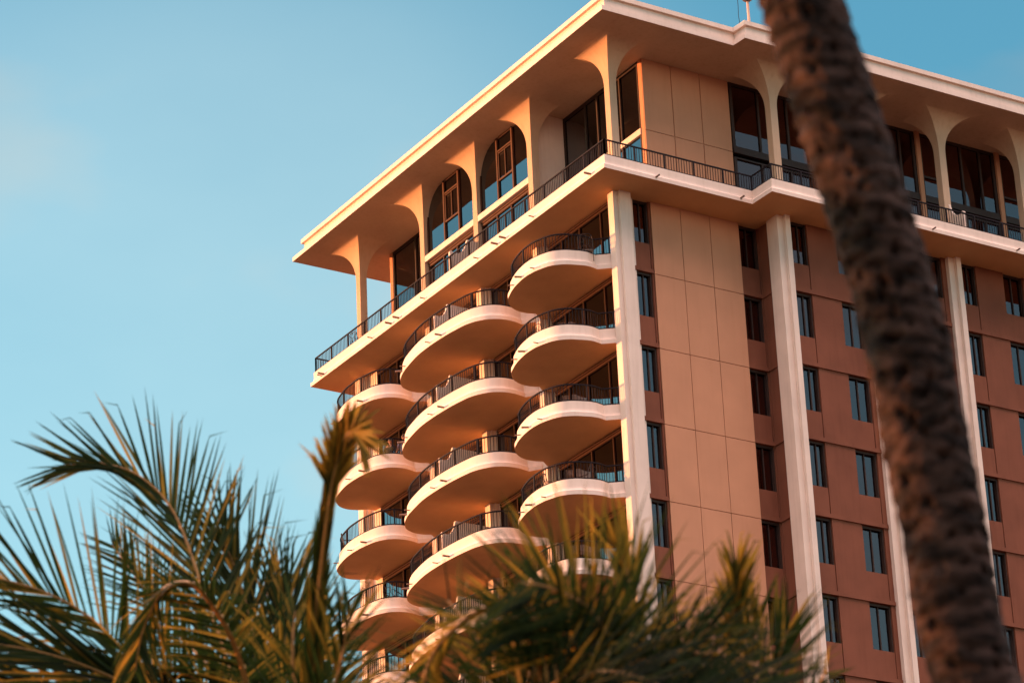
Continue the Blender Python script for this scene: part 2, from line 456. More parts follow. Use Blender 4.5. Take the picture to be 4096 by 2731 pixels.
# solid parts between glazed bays
for a, b in ((1.58, 1.75), (6.15, 6.42), (10.14, 11.0), (13.85, 14.80), (18.72, 19.89)): m = MB(); m.box(1.55, 2.2, a, b, G0, -.006); part(m, 'pier_wall', M['white'])
bays = [(1.75, 6.15, (2.74, 4.1, 5.29)), (6.95, 10.14, (7.9, 9.0)), (11.0, 13.85, (12.0, 13.0)), (14.8, 18.72, (15.9, 17.2))]
m = MB()
m.box(1.55, 2.2, 6.42, 6.95, G0, -.008)
part(m, 'pier_wall', M['white'])
for k in range(NK):
    z1 = -.02-FH*k if k == 0 else -2.92-FH*(k-1)
    z0 = -2.62-FH*k
    for y0, y1, mu in bays: door_left(1.60, y0, y1, z0, z1, mu, M['door_frame'], gm='glass_left')

# ------------------------------------------------------------------ curved balconies
def balcony(curve_pts, start, end, z0, spouts, divider=None):
    cur = spline(curve_pts, 7)
    # counter-clockwise from above; outline goes wall(right end) -> start -> ... -> end -> wall
    vis = [start]+cur+[end]
    # given order runs from small y to large y on the -X side (clockwise) so reverse it
    out = [(1.62, end[1])]+[end]+list(reversed(cur))+[start]+[(1.62, start[1]-.02)]
    prof = [(0, 0), (0, .155), (.018, .17), (.055, .195), (.085, .25), (.10, .33), (.105, .60), (.26, .60), (.26, .26)]
    mb = MB(); rs = []
    def ins(d):
        o = offs(out, d); o[0] = (1.62, end[1]-d*.4); o[-1] = (1.62, start[1]-.02+d*.4); return o
    for d, zv in prof: rs.append([(x, y, zv) for x, y in (ins(d) if d else out)])
    mb.rings(rs)
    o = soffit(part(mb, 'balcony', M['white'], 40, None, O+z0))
    full = ins(.165)
    path = list(reversed(full[1:-1]))
    railing(path, .60, .655, o, 1.3)
    for (px, py, dx, dy, big) in spouts: spout((px, py, .13), (dx, dy, -.02), .26 if big else .2, .038 if big else .022, o)
    if divider is not None:
        yd, x0 = divider; d = MB(); prof2 = [(1.6, .27), (1.6, 1.95), (x0+.58, 1.95), (x0+.53, 1.75), (x0+.47, 1.58), (x0+.36, 1.44), (x0+.2, 1.38), (x0+.03, 1.40), (x0, 1.44), (x0, .27)]
        n = len(prof2)
        d.v = [(x, yd-.05, z) for x, z in prof2]+[(x, yd+.05, z) for x, z in prof2]
        d.f = [tuple(range(n)), tuple(range(2*n-1, n-1, -1))]+[(i, n+i, n+(i+1) % n, (i+1) % n) for i in range(n)]
        d.build('divider', M['white'], o)
    return o
right_curve = [(.80, 1.97), (.48, 1.90), (.18, 1.92), (-.11, 2.01), (-.38, 2.11), (-.63, 2.28), (-.83, 2.50), (-.97, 2.80), (-1.08, 3.18), (-1.12, 3.58), (-1.10, 3.98), (-1.04, 4.40), (-.95, 4.78), (-.85, 5.09), (-.68, 5.50), (-.33, 5.93), (.10, 6.17), (.5, 6.20), (.86, 6.10)]
mid_curve = [(.89, 7.10), (.62, 7.03), (.37, 7.0), (.05, 7.02), (-.26, 7.13), (-.50, 7.30), (-.70, 7.55), (-.86, 7.85), (-.97, 8.25), (-1.09, 9.15), (-1.14, 10.2), (-1.10, 11.2), (-.90, 12.35), (-.75, 12.9), (-.53, 13.42), (-.2, 13.88), (.20, 14.10), (.6, 14.13), (.92, 14.0)]
left_curve = [(.94, 14.98), (.68, 14.90), (.42, 14.86), (.18, 14.88), (-.05, 14.95), (-.25, 15.08), (-.44, 15.3), (-.58, 15.56), (-.66, 15.9), (-.74, 16.4), (-.76, 16.9), (-.73, 17.5), (-.57, 18.3), (-.43, 18.72), (-.26, 19.0), (.1, 19.34), (.5, 19.46), (.92, 19.36)]
def xat(curve, y):
    c = spline(curve, 7); return min(c, key=lambda p: abs(p[1]-y)+(p[0] > .3)*5)
def sp(curve, ys):
    out = []
    for y, b in ys:
        c = spline(curve, 7); i = min(range(1, len(c)-1), key=lambda i: abs(c[i][1]-y)+(c[i][0] > .3)*5)
        t = Vector(c[i+1])-Vector(c[i-1]); out.append((c[i][0], c[i][1], -t.y, t.x, b))
    return out
kinds = [
    ('r', right_curve, (1.20, 1.66), (1.20, 6.38), sp(right_curve, ((3.9, 1), (3.1, 0), (4.6, 0))), None),
    ('m', mid_curve, (1.20, 6.70), (1.20, 14.2), sp(mid_curve, ((9.4, 1), (10.2, 0), (12.9, 1), (12.5, 0))), (10.45, -.78)),
    ('l', left_curve, (1.24, 14.72), (1.24, 19.12), sp(left_curve, ((16.0, 1), (17.0, 0), (18.4, 0))), None)]
for kk, cv, st, en, spt, dv in kinds:
    b0 = balcony(cv, st, en, -2.9, spt, dv)
    for k in range(2, NK+1):
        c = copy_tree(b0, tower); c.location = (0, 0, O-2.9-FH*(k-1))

# ------------------------------------------------------------------ penthouse walls and glazing
# tan corner block
m = MB()
for i in range(3):
    for a, b in ((5.846, 2.962), (2.938, .31)):
        m.box(xs[i]+.08+(.012 if i else 0), xs[i+1]+.06-(.012 if i < 2 else -.02)+(0), 1.60, 1.65, b, a)
part(m, 'tan_panel_wall', M['tan'])
m = MB(); m.box(3.0, 6.80, 1.635, 1.86, .305, 5.845)
part(m, 'panel_joint_backing', M['tan'])
# recessed bays on the left facade (plane x = 3.0)
def tall_glass(x, y0, y1, muls, band_m):
    f = MB()
    f.box(x-.02, x+.1, y0, y1, 5.72, 5.845); f.box(x-.02, x+.1, y0, y1, .31, .40)
    for y in [y0+.04]+list(muls)+[y1-.04]: f.box(x-.03, x+.08, y-.035, y+.035, .40, 5.72)
    o = part(f, 'glazed_front', M['frame'])
    b = MB(); b.box(x-.06, x+.1, y0, y1, 2.88, 3.12); b.build('transom_band', M['white'], o)
    p = MB(); p.box(x+.03, x+.037, y0, y1, 3.12, 5.72); p.box(x+.03, x+.037, y0, y1, .4, 2.88); p.build('pane', M['glass_left'], o)
    d = MB(); d.box(x+.5, x+.6, y0, y1, .31, 5.84); d.build('curtain', M['dark'], o)
tall_glass(3.02, 1.87, 6.88, (3.1, 4.6, 5.4), 0)
tall_glass(3.02, 14.9, 19.68, (16.3, 17.9), 0)
for a, b in ((6.88, 7.06), (14.62, 14.88)): m = MB(); m.box(1.74, 3.2, a, b, .31, 5.846); part(m, 'side_wall', M['white'])
m = MB(); m.box(2.98, 3.3, 19.69, 19.9, .31, 5.846)
part(m, 'side_wall', M['tan'])
# central bay, plane x = 1.55, with a white band at mid height
for (a, b) in ((7.03, 10.64), (10.96, 14.59)):
    m = MB(); m.box(1.43, 1.9, a, b, 2.90, 3.15); part(m, 'transom_band', M['white'])
    y1 = a+1.22; y2 = a+2.30
    f = MB(); x = 1.60
    f.box(x-.05, x+.08, y1-.04, y1+.04, 3.15, 5.83); f.box(x-.05, x+.08, y2-.04, y2+.04, 3.15, 5.83)
    f.box(x-.03, x+.06, y1+.04, y2-.04, 5.24, 5.30); f.box(x-.03, x+.06, y1+.04, y2-.04, 4.02, 4.09)
    f.box(x-.02, x+.05, y1+.04, y1+.10, 4.09, 5.24); f.box(x-.02, x+.05, y2-.10, y2-.04, 4.09, 5.24)
    f.box(x-.02, x+.05, y1+.10, y2-.10, 5.16, 5.20); f.box(x-.02, x+.05, (y1+y2)/2-.02, (y1+y2)/2+.02, 4.09, 5.16)
    f.box(x-.03, x+.06, a, b, 3.15, 3.19); f.box(x-.03, x+.06, y1+.04, y2-.04, 5.78, 5.84)
    f.box(x-.02, x+.05, a, a+.05, 3.19, 5.83); f.box(x-.02, x+.05, b-.05, b, 3.19, 5.83)
    o = part(f, 'arched_window', M['frame_left'])
    p = MB(); p.box(x+.02, x+.026, a, b, 3.19, 5.83); p.build('pane', M['glass_left'], o)
    bl = MB(); bl.box(x+.55, x+.6, a, b, 3.15, 5.84); bl.build('curtain', M['dark'], o)
    door_left(1.62, a, b, .31, 2.898, (a+.3, a+1.5, a+2.5), M['frame_left'], curtain=True, head=.2)
# right side, plane y = 1.62
segx = [6.86, 11.56, 15.46, 19.36, 23.26, 27.1]
for i, (a, b) in enumerate(zip(segx, segx[1:])):
    if i: a += .19
    f = MB(); y = 1.62
    f.box(a, b, y-.02, y+.1, 5.74, 5.845); f.box(a, b, y-.06, y+.1, 2.93, 3.2); f.box(a, b, y-.02, y+.1, .31, .4); f.box(a, b, y-.04, y+.08, 2.70, 2.76)
    ms = [a+.06, a+(b-a)*.27, a+(b-a)*.55, a+(b-a)*.80, b-.06]
    for q, x in enumerate(ms):
        w = .06 if q in (0, 4) else .04
        f.box(x-w, x+w, y-.03, y+.08, 3.2, 5.74); f.box(x-w, x+w, y-.03, y+.08, .4, 2.70)
    if i >= 1: f.box(ms[0]+.06, ms[1]-.04, y-.02, y+.05, 3.98, 4.06)
    o = part(f, 'glazed_front', M['frame'])
    p = MB(); p.box(a, b, y+.03, y+.037, 3.2, 5.74); p.box(a, b, y+.03, y+.037, .4, 2.70); p.build('pane', M['glass'], o)
    d = MB(); d.box(a, b, y+.5, y+.6, .31, 5.84); d.build('curtain', M['dark'], o)
    if i:
        m = MB(); m.box(a-.19, a, 1.50, 1.70, .31, 5.846); part(m, 'tan_post', M['tan'])
# terrace dividers with an S-curved top
def divider_t(fn, name='terrace_divider'):
    prof = [(0, .31), (0, 2.15), (.55, 2.15), (.62, 1.9), (.75, 1.66), (.95, 1.50), (1.15, 1.47), (1.28, 1.55), (1.34, 1.5), (1.34, .31)]
    n = len(prof); d = MB()
    d.v = [fn(u, -.05, z) for u, z in prof]+[fn(u, .05, z) for u, z in prof]
    d.f = [tuple(range(n)), tuple(range(2*n-1, n-1, -1))]+[(i, n+i, n+(i+1) % n, (i+1) % n) for i in range(n)]
    part(d, name, M['white'])
divider_t(lambda u, w, z: (1.55-u, 10.8+w, z-.05))
divider_t(lambda u, w, z: (15.6+w, .5-u+.2, z))

# ------------------------------------------------------------------ roof mast and whip aerial
t = empty('lamp_mast', (7.2, .5, O+6.74))
tag(t, 'slim pale pole with a fitting on top, standing on the roof edge', 'mast')
m = MB(); m.tube([(0, 0, 0), (0, 0, 1.0), (0, 0, 2.02)], [.055, .052, .045], 12); m.build('pole', M['mast'], t, 40)
m = MB(); m.tube([(0, 0, 2.0), (0, 0, 2.03), (0, 0, 2.10), (0, 0, 2.22), (0, 0, 2.30)], [.05, .10, .19, .19, .12], 14); m.tube([(0, 0, 2.3), (0, 0, 2.55)], [.09, .07], 12); m.tube([(-.28, 0, 2.12), (-.12, 0, 2.14)], .03, 8); m.build('lamp_head', M['frame'], t, 40)
t = MB(); pts = [(0, 0, 0), (.0, 0, .35), (.012, 0, .62), (-.005, .01, .85), (.008, 0, 1.05), (-.02, 0, 1.3), (.0, 0, 1.7), (-.01, 0, 2.6)]
t.tube(pts, .011, 6); t.tube([(0, 0, .58), (.02, 0, .62), (0, 0, .68)], [.012, .03, .012], 6)
o = t.build('whip_aerial', M['rail'], None, 40, (6.75, .5, O+6.74))
tag(o, 'thin wavy dark aerial wire rising from the roof edge left of the pale pole', 'aerial')

# ------------------------------------------------------------------ patio furniture
def chair_meshes():
    f = MB(); r = .013
    for sx in (-.25, .25):
        f.tube([(sx, -.25, 0), (sx, -.24, .42), (sx, -.23, .64)], r); f.tube([(sx, .22, 0), (sx, .24, .42), (sx*.95, .30, .72), (sx*.8, .34, .95)], r)
        f.tube([(sx, -.26, .64), (sx, 0, .66), (sx*.97, .28, .66)], .018)
    f.tube([(-.25, -.24, .41), (.25, -.24, .41)], r); f.tube([(-.25, .24, .41), (.25, .24, .41)], r)
    b = MB(); y = lambda z: .24+.12*(z-.42)/.5
    b.tube([(-.20, .34, .95), (-.1, .355, 1.0), (.1, .355, 1.0), (.20, .34, .95)], .014)
    b.tube([(-.24, .255, .46), (.24, .255, .46)], .01)
    c = [( .11*math.cos(a), y(.70+.11*math.sin(a)), .70+.11*math.sin(a)) for a in [2*math.pi*k/16 for k in range(17)]]
    b.tube(c, .009, 5)
    for sx in (-1, 1):
        b.tube([(sx*.23, y(.46), .46), (sx*.12, y(.56), .56), (sx*.07, y(.70), .70), (sx*.12, y(.84), .84), (sx*.2, y(.95), .95)], .009, 5)
        b.tube([(sx*.23, y(.70), .70), (sx*.11, y(.70), .70)], .009, 5)
    b.tube([(0, y(.46), .46), (0, y(.59), .59)], .009, 5); b.tube([(0, y(.81), .81), (0, y(1.), 1.)], .009, 5)
    s = MB(); s.rings([[(-.24, -.25, .42), (.24, -.25, .42), (.24, .23, .42), (-.24, .23, .42)], [(-.25, -.26, .45), (.25, -.26, .45), (.25, .24, .45), (-.25, .24, .45)], [(-.22, -.22, .49), (.22, -.22, .49), (.22, .2, .49), (-.22, .2, .49)]])
    return f, b, s
def chair(loc, rz, label):
    t = empty('patio_chair', loc, rz); tag(t, label, 'chair', 'metal patio chairs on the balconies')
    f, b, s = chair_meshes(); f.build('frame', M['chair'], t, 60); b.build('backrest', M['chair'], t, 60); s.build('seat', M['cushion'], t); return t
FL = lambda k: O-2.9-FH*(k-1)+.262      # balcony floor level of storey k
c0 = chair((.55, 2.25, FL(1)), R(150), 'dark metal patio chair on the topmost balcony next to the white corner column')
def chair_copy(loc, rz, label):
    c = copy_tree(c0); c.location = loc; c.rotation_euler = (0, 0, rz); c['label'] = label; return c
chair_copy((-.15, 18.1, FL(3)), R(60), 'openwork metal chair at the far left end of the third balcony down, left stack')
chair_copy((.12, 15.55, FL(4)), R(120), 'chair with ornate ring backrest on the fourth balcony down in the left stack')
chair_copy((.35, 2.75, FL(4)), R(200), 'patio chair at the right end of the fourth balcony down beside the corner column')
chair_copy((-.2, 4.0, FL(2)), R(100), 'patio chair on the second balcony down in the right stack behind its railing')
chair_copy((-.35, 3.75, FL(4)), R(80), 'patio chair by the round table on the fourth balcony down in the right stack')
t = empty('patio_table', (.35, 3.6, FL(4))); tag(t, 'low round metal table on the fourth balcony down in the right stack', 'table')
m = MB(); m.tube([(0, 0, .70), (0, 0, .73)], .42, 24); m.build('table_top', M['chair'], t, 40)
for a in range(4):
    m = MB(); q = R(45+90*a); m.tube([(.36*math.cos(q), .36*math.sin(q), 0), (.2*math.cos(q), .2*math.sin(q), .4), (.3*math.cos(q), .3*math.sin(q), .70)], .014); m.build('leg', M['chair'], t, 60)
# dark rounded chair on the terrace behind the end column
chair_copy((.75, 18.6, O+.31), R(100), 'dark chair on the top terrace at the foot of the leftmost flared column')

# ------------------------------------------------------------------ seated people on the second left balcony
def person(loc, rz, shirt, hair, label, lean=0.):
    t = empty('person', loc, rz); tag(t, label, 'person', 'people sitting on the balcony')
    # local: faces +Y, seat height .45
    J = {}
    V = []; E = []; Rr = []
    def v(x, y, z, r, parent=None, r2=None):
        V.append((x, y, z)); Rr.append((r, r2 or r)); i = len(V)-1
        if parent is not None: E.append((parent, i))
        return i
    pel = v(0, 0, .52, .155, None, .12); wa = v(0, -.02+lean*.3, .70, .145, pel, .105); ch = v(0, -.03+lean*.8, .90, .175, wa, .115)
    sh = v(0, -.02+lean, 1.04, .12, ch, .085); nk = v(0, .0+lean*1.1, 1.12, .055, sh); hb = v(0, .02+lean*1.2, 1.18, .06, nk)
    for s in (-1, 1):
        a = v(s*.17, -.02+lean, 1.02, .062, sh); b = v(s*.25, .02+lean, .78, .046, a); c = v(s*.22, .24+lean, .72, .036, b); d = v(s*.2, .30+lean, .72, .028, c)
        th = v(s*.10, .10, .50, .09, pel); kn = v(s*.13, .46, .52, .062, th); an = v(s*.13, .46, .12, .042, kn); ft = v(s*.13, .58, .05, .036, an)
    me = bpy.data.meshes.new('body'); me.from_pydata(V, E, []); o = bpy.data.objects.new('body', me); col.objects.link(o); o.parent = t
    me.materials.append(M['skin'])
    md = o.modifiers.new('skin', 'SKIN'); md.use_smooth_shade = True
    for i, d in enumerate(me.skin_vertices[0].data): d.radius = Rr[i]; d.use_root = (i == 0)
    sb = o.modifiers.new('sub', 'SUBSURF'); sb.levels = 2; sb.render_levels = 2
    # clothing: shirt and trousers as slightly larger skins
    def cloth(name, keep, mt, grow):
        idx = [i for i in keep]; mp = {k: q for q, k in enumerate(idx)}
        m2 = bpy.data.meshes.new(name); m2.from_pydata([V[i] for i in idx], [(mp[a], mp[b]) for a, b in E if a in mp and b in mp], [])
        q = bpy.data.objects.new(name, m2); col.objects.link(q); q.parent = t; m2.materials.append(mt)
        md = q.modifiers.new('skin', 'SKIN'); md.use_smooth_shade = True
        for k, d in enumerate(m2.skin_vertices[0].data): d.radius = (Rr[idx[k]][0]+grow, Rr[idx[k]][1]+grow); d.use_root = (k == 0)
        s2 = q.modifiers.new('sub', 'SUBSURF'); s2.levels = 2; s2.render_levels = 2
    cloth('shirt', [0, 1, 2, 3, 6, 7, 14, 15], shirt, .016)
    cloth('trousers', [0, 10, 11, 12, 18, 19, 20], M['jeans'], .016)
    # head
    h = MB(); hx, hy, hz = 0, .03+lean*1.25, 1.30; nu, nv = 20, 14
    rings = []
    for i in range(1, nv):
        p_ = math.pi*i/nv; rr = math.sin(p_); z = -math.cos(p_)
        ring = []
        for k in range(nu):
            a = 2*math.pi*k/nu; x = .078*rr*math.cos(a); y = .098*rr*math.sin(a)
            if z < -.2: x *= 1-.25*(-z-.2); y = y*(1-.15*(-z))+.012*(-z)
            if math.sin(a) > .92 and -.35 < z < .15: y += .018*(1-abs(z+.1)*2.5)        # nose
            ring.append((hx+x, hy+y, hz+.118*z))
        rings.append(ring)
    h.rings(rings); 
    for s in (-1, 1): h.tube([(hx+s*.076, hy-.015, hz-.03), (hx+s*.088, hy-.025, hz), (hx+s*.08, hy-.015, hz+.03)], [.012, .018, .012], 8)
    h.build('head', M['skin'], t, 60)
    hh = MB(); rings = []
    for i in range(6, nv):
        p_ = math.pi*i/nv; rr = math.sin(p_); z = -math.cos(p_)
        rings.append([(hx+.084*rr*math.cos(a), hy-.006+(.100*rr*math.sin(a) if math.sin(a) < .2 or z > .45 else .04*rr*math.sin(a)), hz+.006+.122*z) for a in [2*math.pi*k/nu for k in range(nu)]])
    hh.rings(rings); hh.build('hair', hair, t, 60)
    # hands
    for s in (-1, 1):
        hd = MB(); bx, by, bz = s*.2, .31+lean, .72
        hd.rings([[(bx-.035, by, bz-.014), (bx+.035, by, bz-.014), (bx+.035, by, bz+.014), (bx-.035, by, bz+.014)], [(bx-.042, by+.09, bz-.012), (bx+.042, by+.09, bz-.012), (bx+.042, by+.09, bz+.012), (bx-.042, by+.09, bz+.012)]])
        for q, L in enumerate((.06, .075, .07, .055)):
            x = bx-.032+.021*q; hd.tube([(x, by+.085, bz), (x, by+.085+L*.5, bz-.006), (x, by+.085+L, bz-.028)], [.010, .009, .007], 6)
        hd.tube([(bx-s*.035, by+.02, bz), (bx-s*.06, by+.05, bz-.01), (bx-s*.062, by+.075, bz-.02)], [.012, .010, .008], 6)
        hd.build('hand', M['skin'], t, 60)
    return t
def seat(loc, rz, label): chair_copy(loc, rz, label)
person((.42, 16.0, FL(2)), R(-60), M['cloth_dark'], M['hair_grey'], 'person in a dark shirt sitting behind the railing of the second left balcony', .05)
person((.72, 15.38, FL(2)), R(-20), M['plaid'], M['hair'], 'person in a checked shirt seated with their back to the railing nearer the middle stack', .04)
seat((.42, 16.0, FL(2)), R(120), 'metal chair under the person in the dark shirt')
seat((.72, 15.38, FL(2)), R(160), 'metal chair under the person in the checked shirt')

# ------------------------------------------------------------------ palms
def frond(parent, pts, L0, up=(0, 0, 1), n=86, droop=.35, fold=.55, splay=60, width=.03, jit=1., narrow=1., base_frac=.12, rs=.019, side=None, L_tip=.45, tb=.0):
    """pts: control points of the midrib; leaflets both sides"""
    path = [Vector(p) for p in spline(pts, 10)]
    L = [0]
    for a, b in zip(path, path[1:]): L.append(L[-1]+(b-a).length)
    tot = L[-1]
    def at(s):
        for i in range(len(path)-1):
            if s <= L[i+1] or i == len(path)-2:
                t = (s-L[i])/max(1e-6, L[i+1]-L[i]); return path[i].lerp(path[i+1], t), (path[min(i+2, len(path)-1)]-path[max(i-1, 0)]).normalized()
    rc = MB(); rc.tube(path, [rs*(1-.85*i/(len(path)-1))+.003 for i in range(len(path))], 7)
    lf = MB(); U = Vector(up)
    for i in range(n):
        f = base_frac+(1-base_frac)*(i+.5)/n; s = f*tot; p, t = at(s)
        sd = t.cross(U)
        if sd.length < .15: sd = t.cross(Vector((.6, .3, .2)))
        sd.normalize(); nm = sd.cross(t).normalized()
        env = (math.sin(math.pi*min(1, (f-base_frac)/(1-base_frac)*.62+.30)))
        for s_ in ((-1, 1) if side is None else (side,)):
            if random.random() < .09: continue
            ll = L0*(env*(1-L_tip)+L_tip*(1-.35*f))*random.uniform(.82, 1.08)
            sp_ = splay if not isinstance(splay, tuple) else splay[0 if s_ < 0 else 1]
            ang = R((sp_*(1-.45*f)+random.gauss(0, 4*jit))*narrow)
            d = (t*math.cos(ang)+(sd*s_*math.cos(fold)+nm*math.sin(fold))*math.sin(ang)).normalized()
            d = (d+Vector((random.gauss(0, .035), random.gauss(0, .035), random.gauss(0, .035)))*jit).normalized()
            w = width*random.uniform(.8, 1.15); segs = 6; q = p.copy(); dd = d.copy()
            dr = droop*random.uniform(.6, 1.5); kink = random.random() < .22*jit; tintv = max(0, min(1, random.gauss(.34+tb, .2)+(.5 if random.random() < .06 else 0)))
            b0 = len(lf.v)
            for k in range(segs+1):
                u = k/segs; wd = w*(math.sin(math.pi*(.16+.84*u)**.8)**.7 if u < .999 else 0)*(1-.35*u)
                acr = dd.cross(nm); acr = acr.normalized() if acr.length > .01 else sd
                nn = acr.cross(dd).normalized()
                for e in (-1, 0, 1):
                    pt = q+acr*e*wd+nn*(0 if e == 0 else wd*.45)
                    lf.v.append(tuple(pt)); lf.t.append(tintv+.25*max(0, u-.8))
                if k:
                    a = b0+3*(k-1); lf.f += [(a, a+1, a+4, a+3), (a+1, a+2, a+5, a+4)]
                st = ll/segs
                q = q+dd*st
                gd = dr*(u**1.2)*.34
                if kink and k == 4: gd += .9
                dd = (dd+Vector((0, 0, -1))*gd).normalized()
    o = lf.build('frond', M['leaf'], parent, 60)
    r = rc.build('midrib', M['rachis'], o, 60)
    return o

def rel(P0, lst): return [tuple(Vector(p)-Vector(P0)) for p in lst]

def palm_trunk(parent, pts, r, seg=.035, nu=40, seed=1, amp=1., name='trunk'):
    rnd = random.Random(seed); path = [Vector(p) for p in spline(pts, 12)]
    L = [0]
    for a, b in zip(path, path[1:]): L.append(L[-1]+(b-a).length)
    tot = L[-1]; n = int(tot/seg); m = MB(); rings = []
    from mathutils import noise
    i = 0
    for k in range(n+1):
        s = tot*k/n
        while i < len(path)-2 and L[i+1] < s: i += 1
        t_ = (s-L[i])/max(1e-6, L[i+1]-L[i]); c = path[i].lerp(path[i+1], t_)
        f = s/tot; rad = r[0]+(r[1]-r[0])*f+.10*math.exp(-s/.5)
        ring = []
        for j in range(nu):
            a = 2*math.pi*j/nu; x, y = math.cos(a), math.sin(a)
            sl = s+.05*math.sin(a+s*1.7)+.05*noise.noise(Vector((x*1.5, y*1.5, s*1.2)))
            sc = (sl/.088+.25*noise.noise(Vector((0, 0, s*1.3)))) % 1.0       # leaf scar rings
            ringh = .016*(1-sc)**1.3*amp*(.7+1.1*noise.noise(Vector((x, y, s*3))))
            big = noise.noise(Vector((x*.8, y*.8, s*1.6+seed)))*.012*amp
            lump = noise.noise(Vector((x*2.4, y*2.4, s*17+seed)))
            fine = noise.noise(Vector((x*8, y*8, s*26)))*.005*amp
            hole = max(0, -noise.noise(Vector((x*4.2, y*4.2-3, s*21+seed)))-.29)*.17*amp
            rr = rad+ringh+big+lump*.010*amp+fine-hole
            ring.append((c.x+x*rr, c.y+y*rr, c.z))
        rings.append(ring)
    m.rings(rings); return m.build(name, M['bark'], parent, 80)

def palm(name, label, group, base, crown, r, seed, lean=None):
    t = empty(name, base); tag(t, label, 'palm tree', group)
    b = Vector(base); c = Vector(crown)-b
    l = Vector(lean) if lean else Vector((0, 0, 0))
    palm_trunk(t, [(0, 0, -.2), tuple(c*.33+l*.9), tuple(c*.66+l), tuple(c)], r, .06, 20, seed)
    cb = MB(); ring = []
    for k in range(7):
        u = k/6; rr = .16+.13*math.sin(math.pi*min(1, u*.8+.1)); ring.append([(c.x+rr*math.cos(a), c.y+rr*math.sin(a), c.z-.35+.8*u) for a in [2*math.pi*j/14 for j in range(14)]])
    cb.rings(ring); cb.build('crown_shaft', M['bark'], t, 60)
    return t
def F(t, base, pts, L, **k):
    return frond(t, rel(base, pts), L, **k)

# --- left palm, about thirty metres away
CL = (-44.015, -57.197, 10.876); BL_ = (CL[0]+.8, CL[1]+.6, 0.)
t = palm('coconut_palm', 'bushy green coconut palm at the left whose fronds fan up against the sky', 'coconut palms in front of the tower', BL_, CL, (.17, .12), 3)
FACE = (-.5, -.77, -.25)
def FU(x, y, z): return (FACE[0]+x, FACE[1]+y, FACE[2]+z)
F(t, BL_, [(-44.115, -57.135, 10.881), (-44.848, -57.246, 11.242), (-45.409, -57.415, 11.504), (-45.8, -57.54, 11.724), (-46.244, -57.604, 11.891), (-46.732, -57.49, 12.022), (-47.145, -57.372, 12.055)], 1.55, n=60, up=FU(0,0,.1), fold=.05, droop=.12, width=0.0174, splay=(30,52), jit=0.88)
F(t, BL_, [(-44.035, -57.184, 10.877), (-44.257, -57.118, 11.757), (-44.428, -56.989, 12.456), (-44.662, -56.855, 13.224), (-44.954, -56.732, 13.591), (-45.28, -56.595, 13.728), (-45.629, -56.374, 13.734)], 1.35, n=67, up=FU(.1,0,.1), fold=.08, droop=.08, width=0.0174, splay=(34,50), jit=0.88)
F(t, BL_, [(-44.663, -58.381, 10.458), (-44.839, -58.653, 10.938), (-45.12, -58.907, 11.266), (-45.427, -59.089, 11.49), (-45.64, -59.141, 11.602), (-45.876, -59.077, 11.522), (-45.962, -58.856, 11.209), (-45.954, -58.692, 10.891)], .95, n=78, up=(0,0,1), fold=-.45, droop=.8, width=0.0151, splay=60, tb=-.02, rs=.034)
F(t, BL_, [(-43.915, -57.258, 10.871), (-43.895, -57.138, 11.601), (-43.939, -57.028, 12.184), (-44.033, -56.957, 12.653), (-44.179, -56.93, 13.026)], 1.7, n=52, up=FU(0,.1,.1), fold=.1, droop=.10, width=0.0181, splay=(22,30), jit=1.25, tb=-.06)
F(t, BL_, [(-43.784, -57.113, 10.929), (-43.642, -57.113, 11.493), (-43.625, -57.195, 11.872), (-43.65, -57.253, 12.256)], 1.6, n=41, up=FU(.1,0,0), fold=.1, droop=.14, width=0.0167, splay=(26,20), jit=1.62, L_tip=.7)
F(t, BL_, [(-44.164, -57.331, 10.819), (-44.825, -57.509, 10.973), (-45.512, -57.667, 11.122), (-46.097, -57.639, 11.288), (-46.66, -57.469, 11.404), (-47.086, -57.217, 11.445)], 1.5, n=57, up=FU(0,0,.3), fold=.0, droop=.10, width=0.0181, splay=(24,22), jit=0.75, tb=-.12)
F(t, BL_, [(-44.115, -57.237, 10.827), (-44.762, -57.278, 10.952), (-45.495, -57.263, 11.077), (-46.189, -57.137, 11.19), (-46.914, -56.824, 11.233)], 1.5, n=57, up=FU(0,0,.3), fold=.0, droop=.12, width=0.0181, splay=(26,22), jit=0.75, tb=-.12)
F(t, BL_, [(-43.586, -56.33, 11.176), (-43.825, -56.06, 11.938), (-44.07, -55.675, 12.491), (-44.37, -55.495, 13.007), (-44.592, -55.318, 13.432)], 1.0, n=68, up=FU(0,0,.2), fold=.1, droop=.12, width=0.0121, splay=(50,48), jit=0.88, tb=-.05)
F(t, BL_, [(-44.011, -57.188, 10.854), (-44.527, -57.534, 11.15), (-44.892, -57.644, 11.31), (-45.154, -57.606, 11.31), (-45.293, -57.421, 11.13)], 1.2, n=57, up=(0,0,1), fold=-.3, droop=.6, width=0.0174, splay=58, tb=-.1)
F(t, BL_, [(-44.092, -57.591, 10.73), (-44.158, -57.92, 10.94), (-44.195, -58.142, 11.158), (-44.165, -58.383, 11.33), (-44.025, -58.513, 11.406)], 1.1, n=44, up=FU(0,0,.2), fold=.1, droop=.4, width=0.0159, splay=(44,40), jit=1.62, tb=.12)
F(t, BL_, [(-43.871, -57.274, 10.847), (-43.82, -57.779, 11.001), (-43.709, -58.162, 11.097), (-43.54, -58.379, 11.055)], 1.1, n=41, up=FU(0,0,.5), fold=.1, droop=.4, width=0.0151, splay=(60,40), jit=1.50)

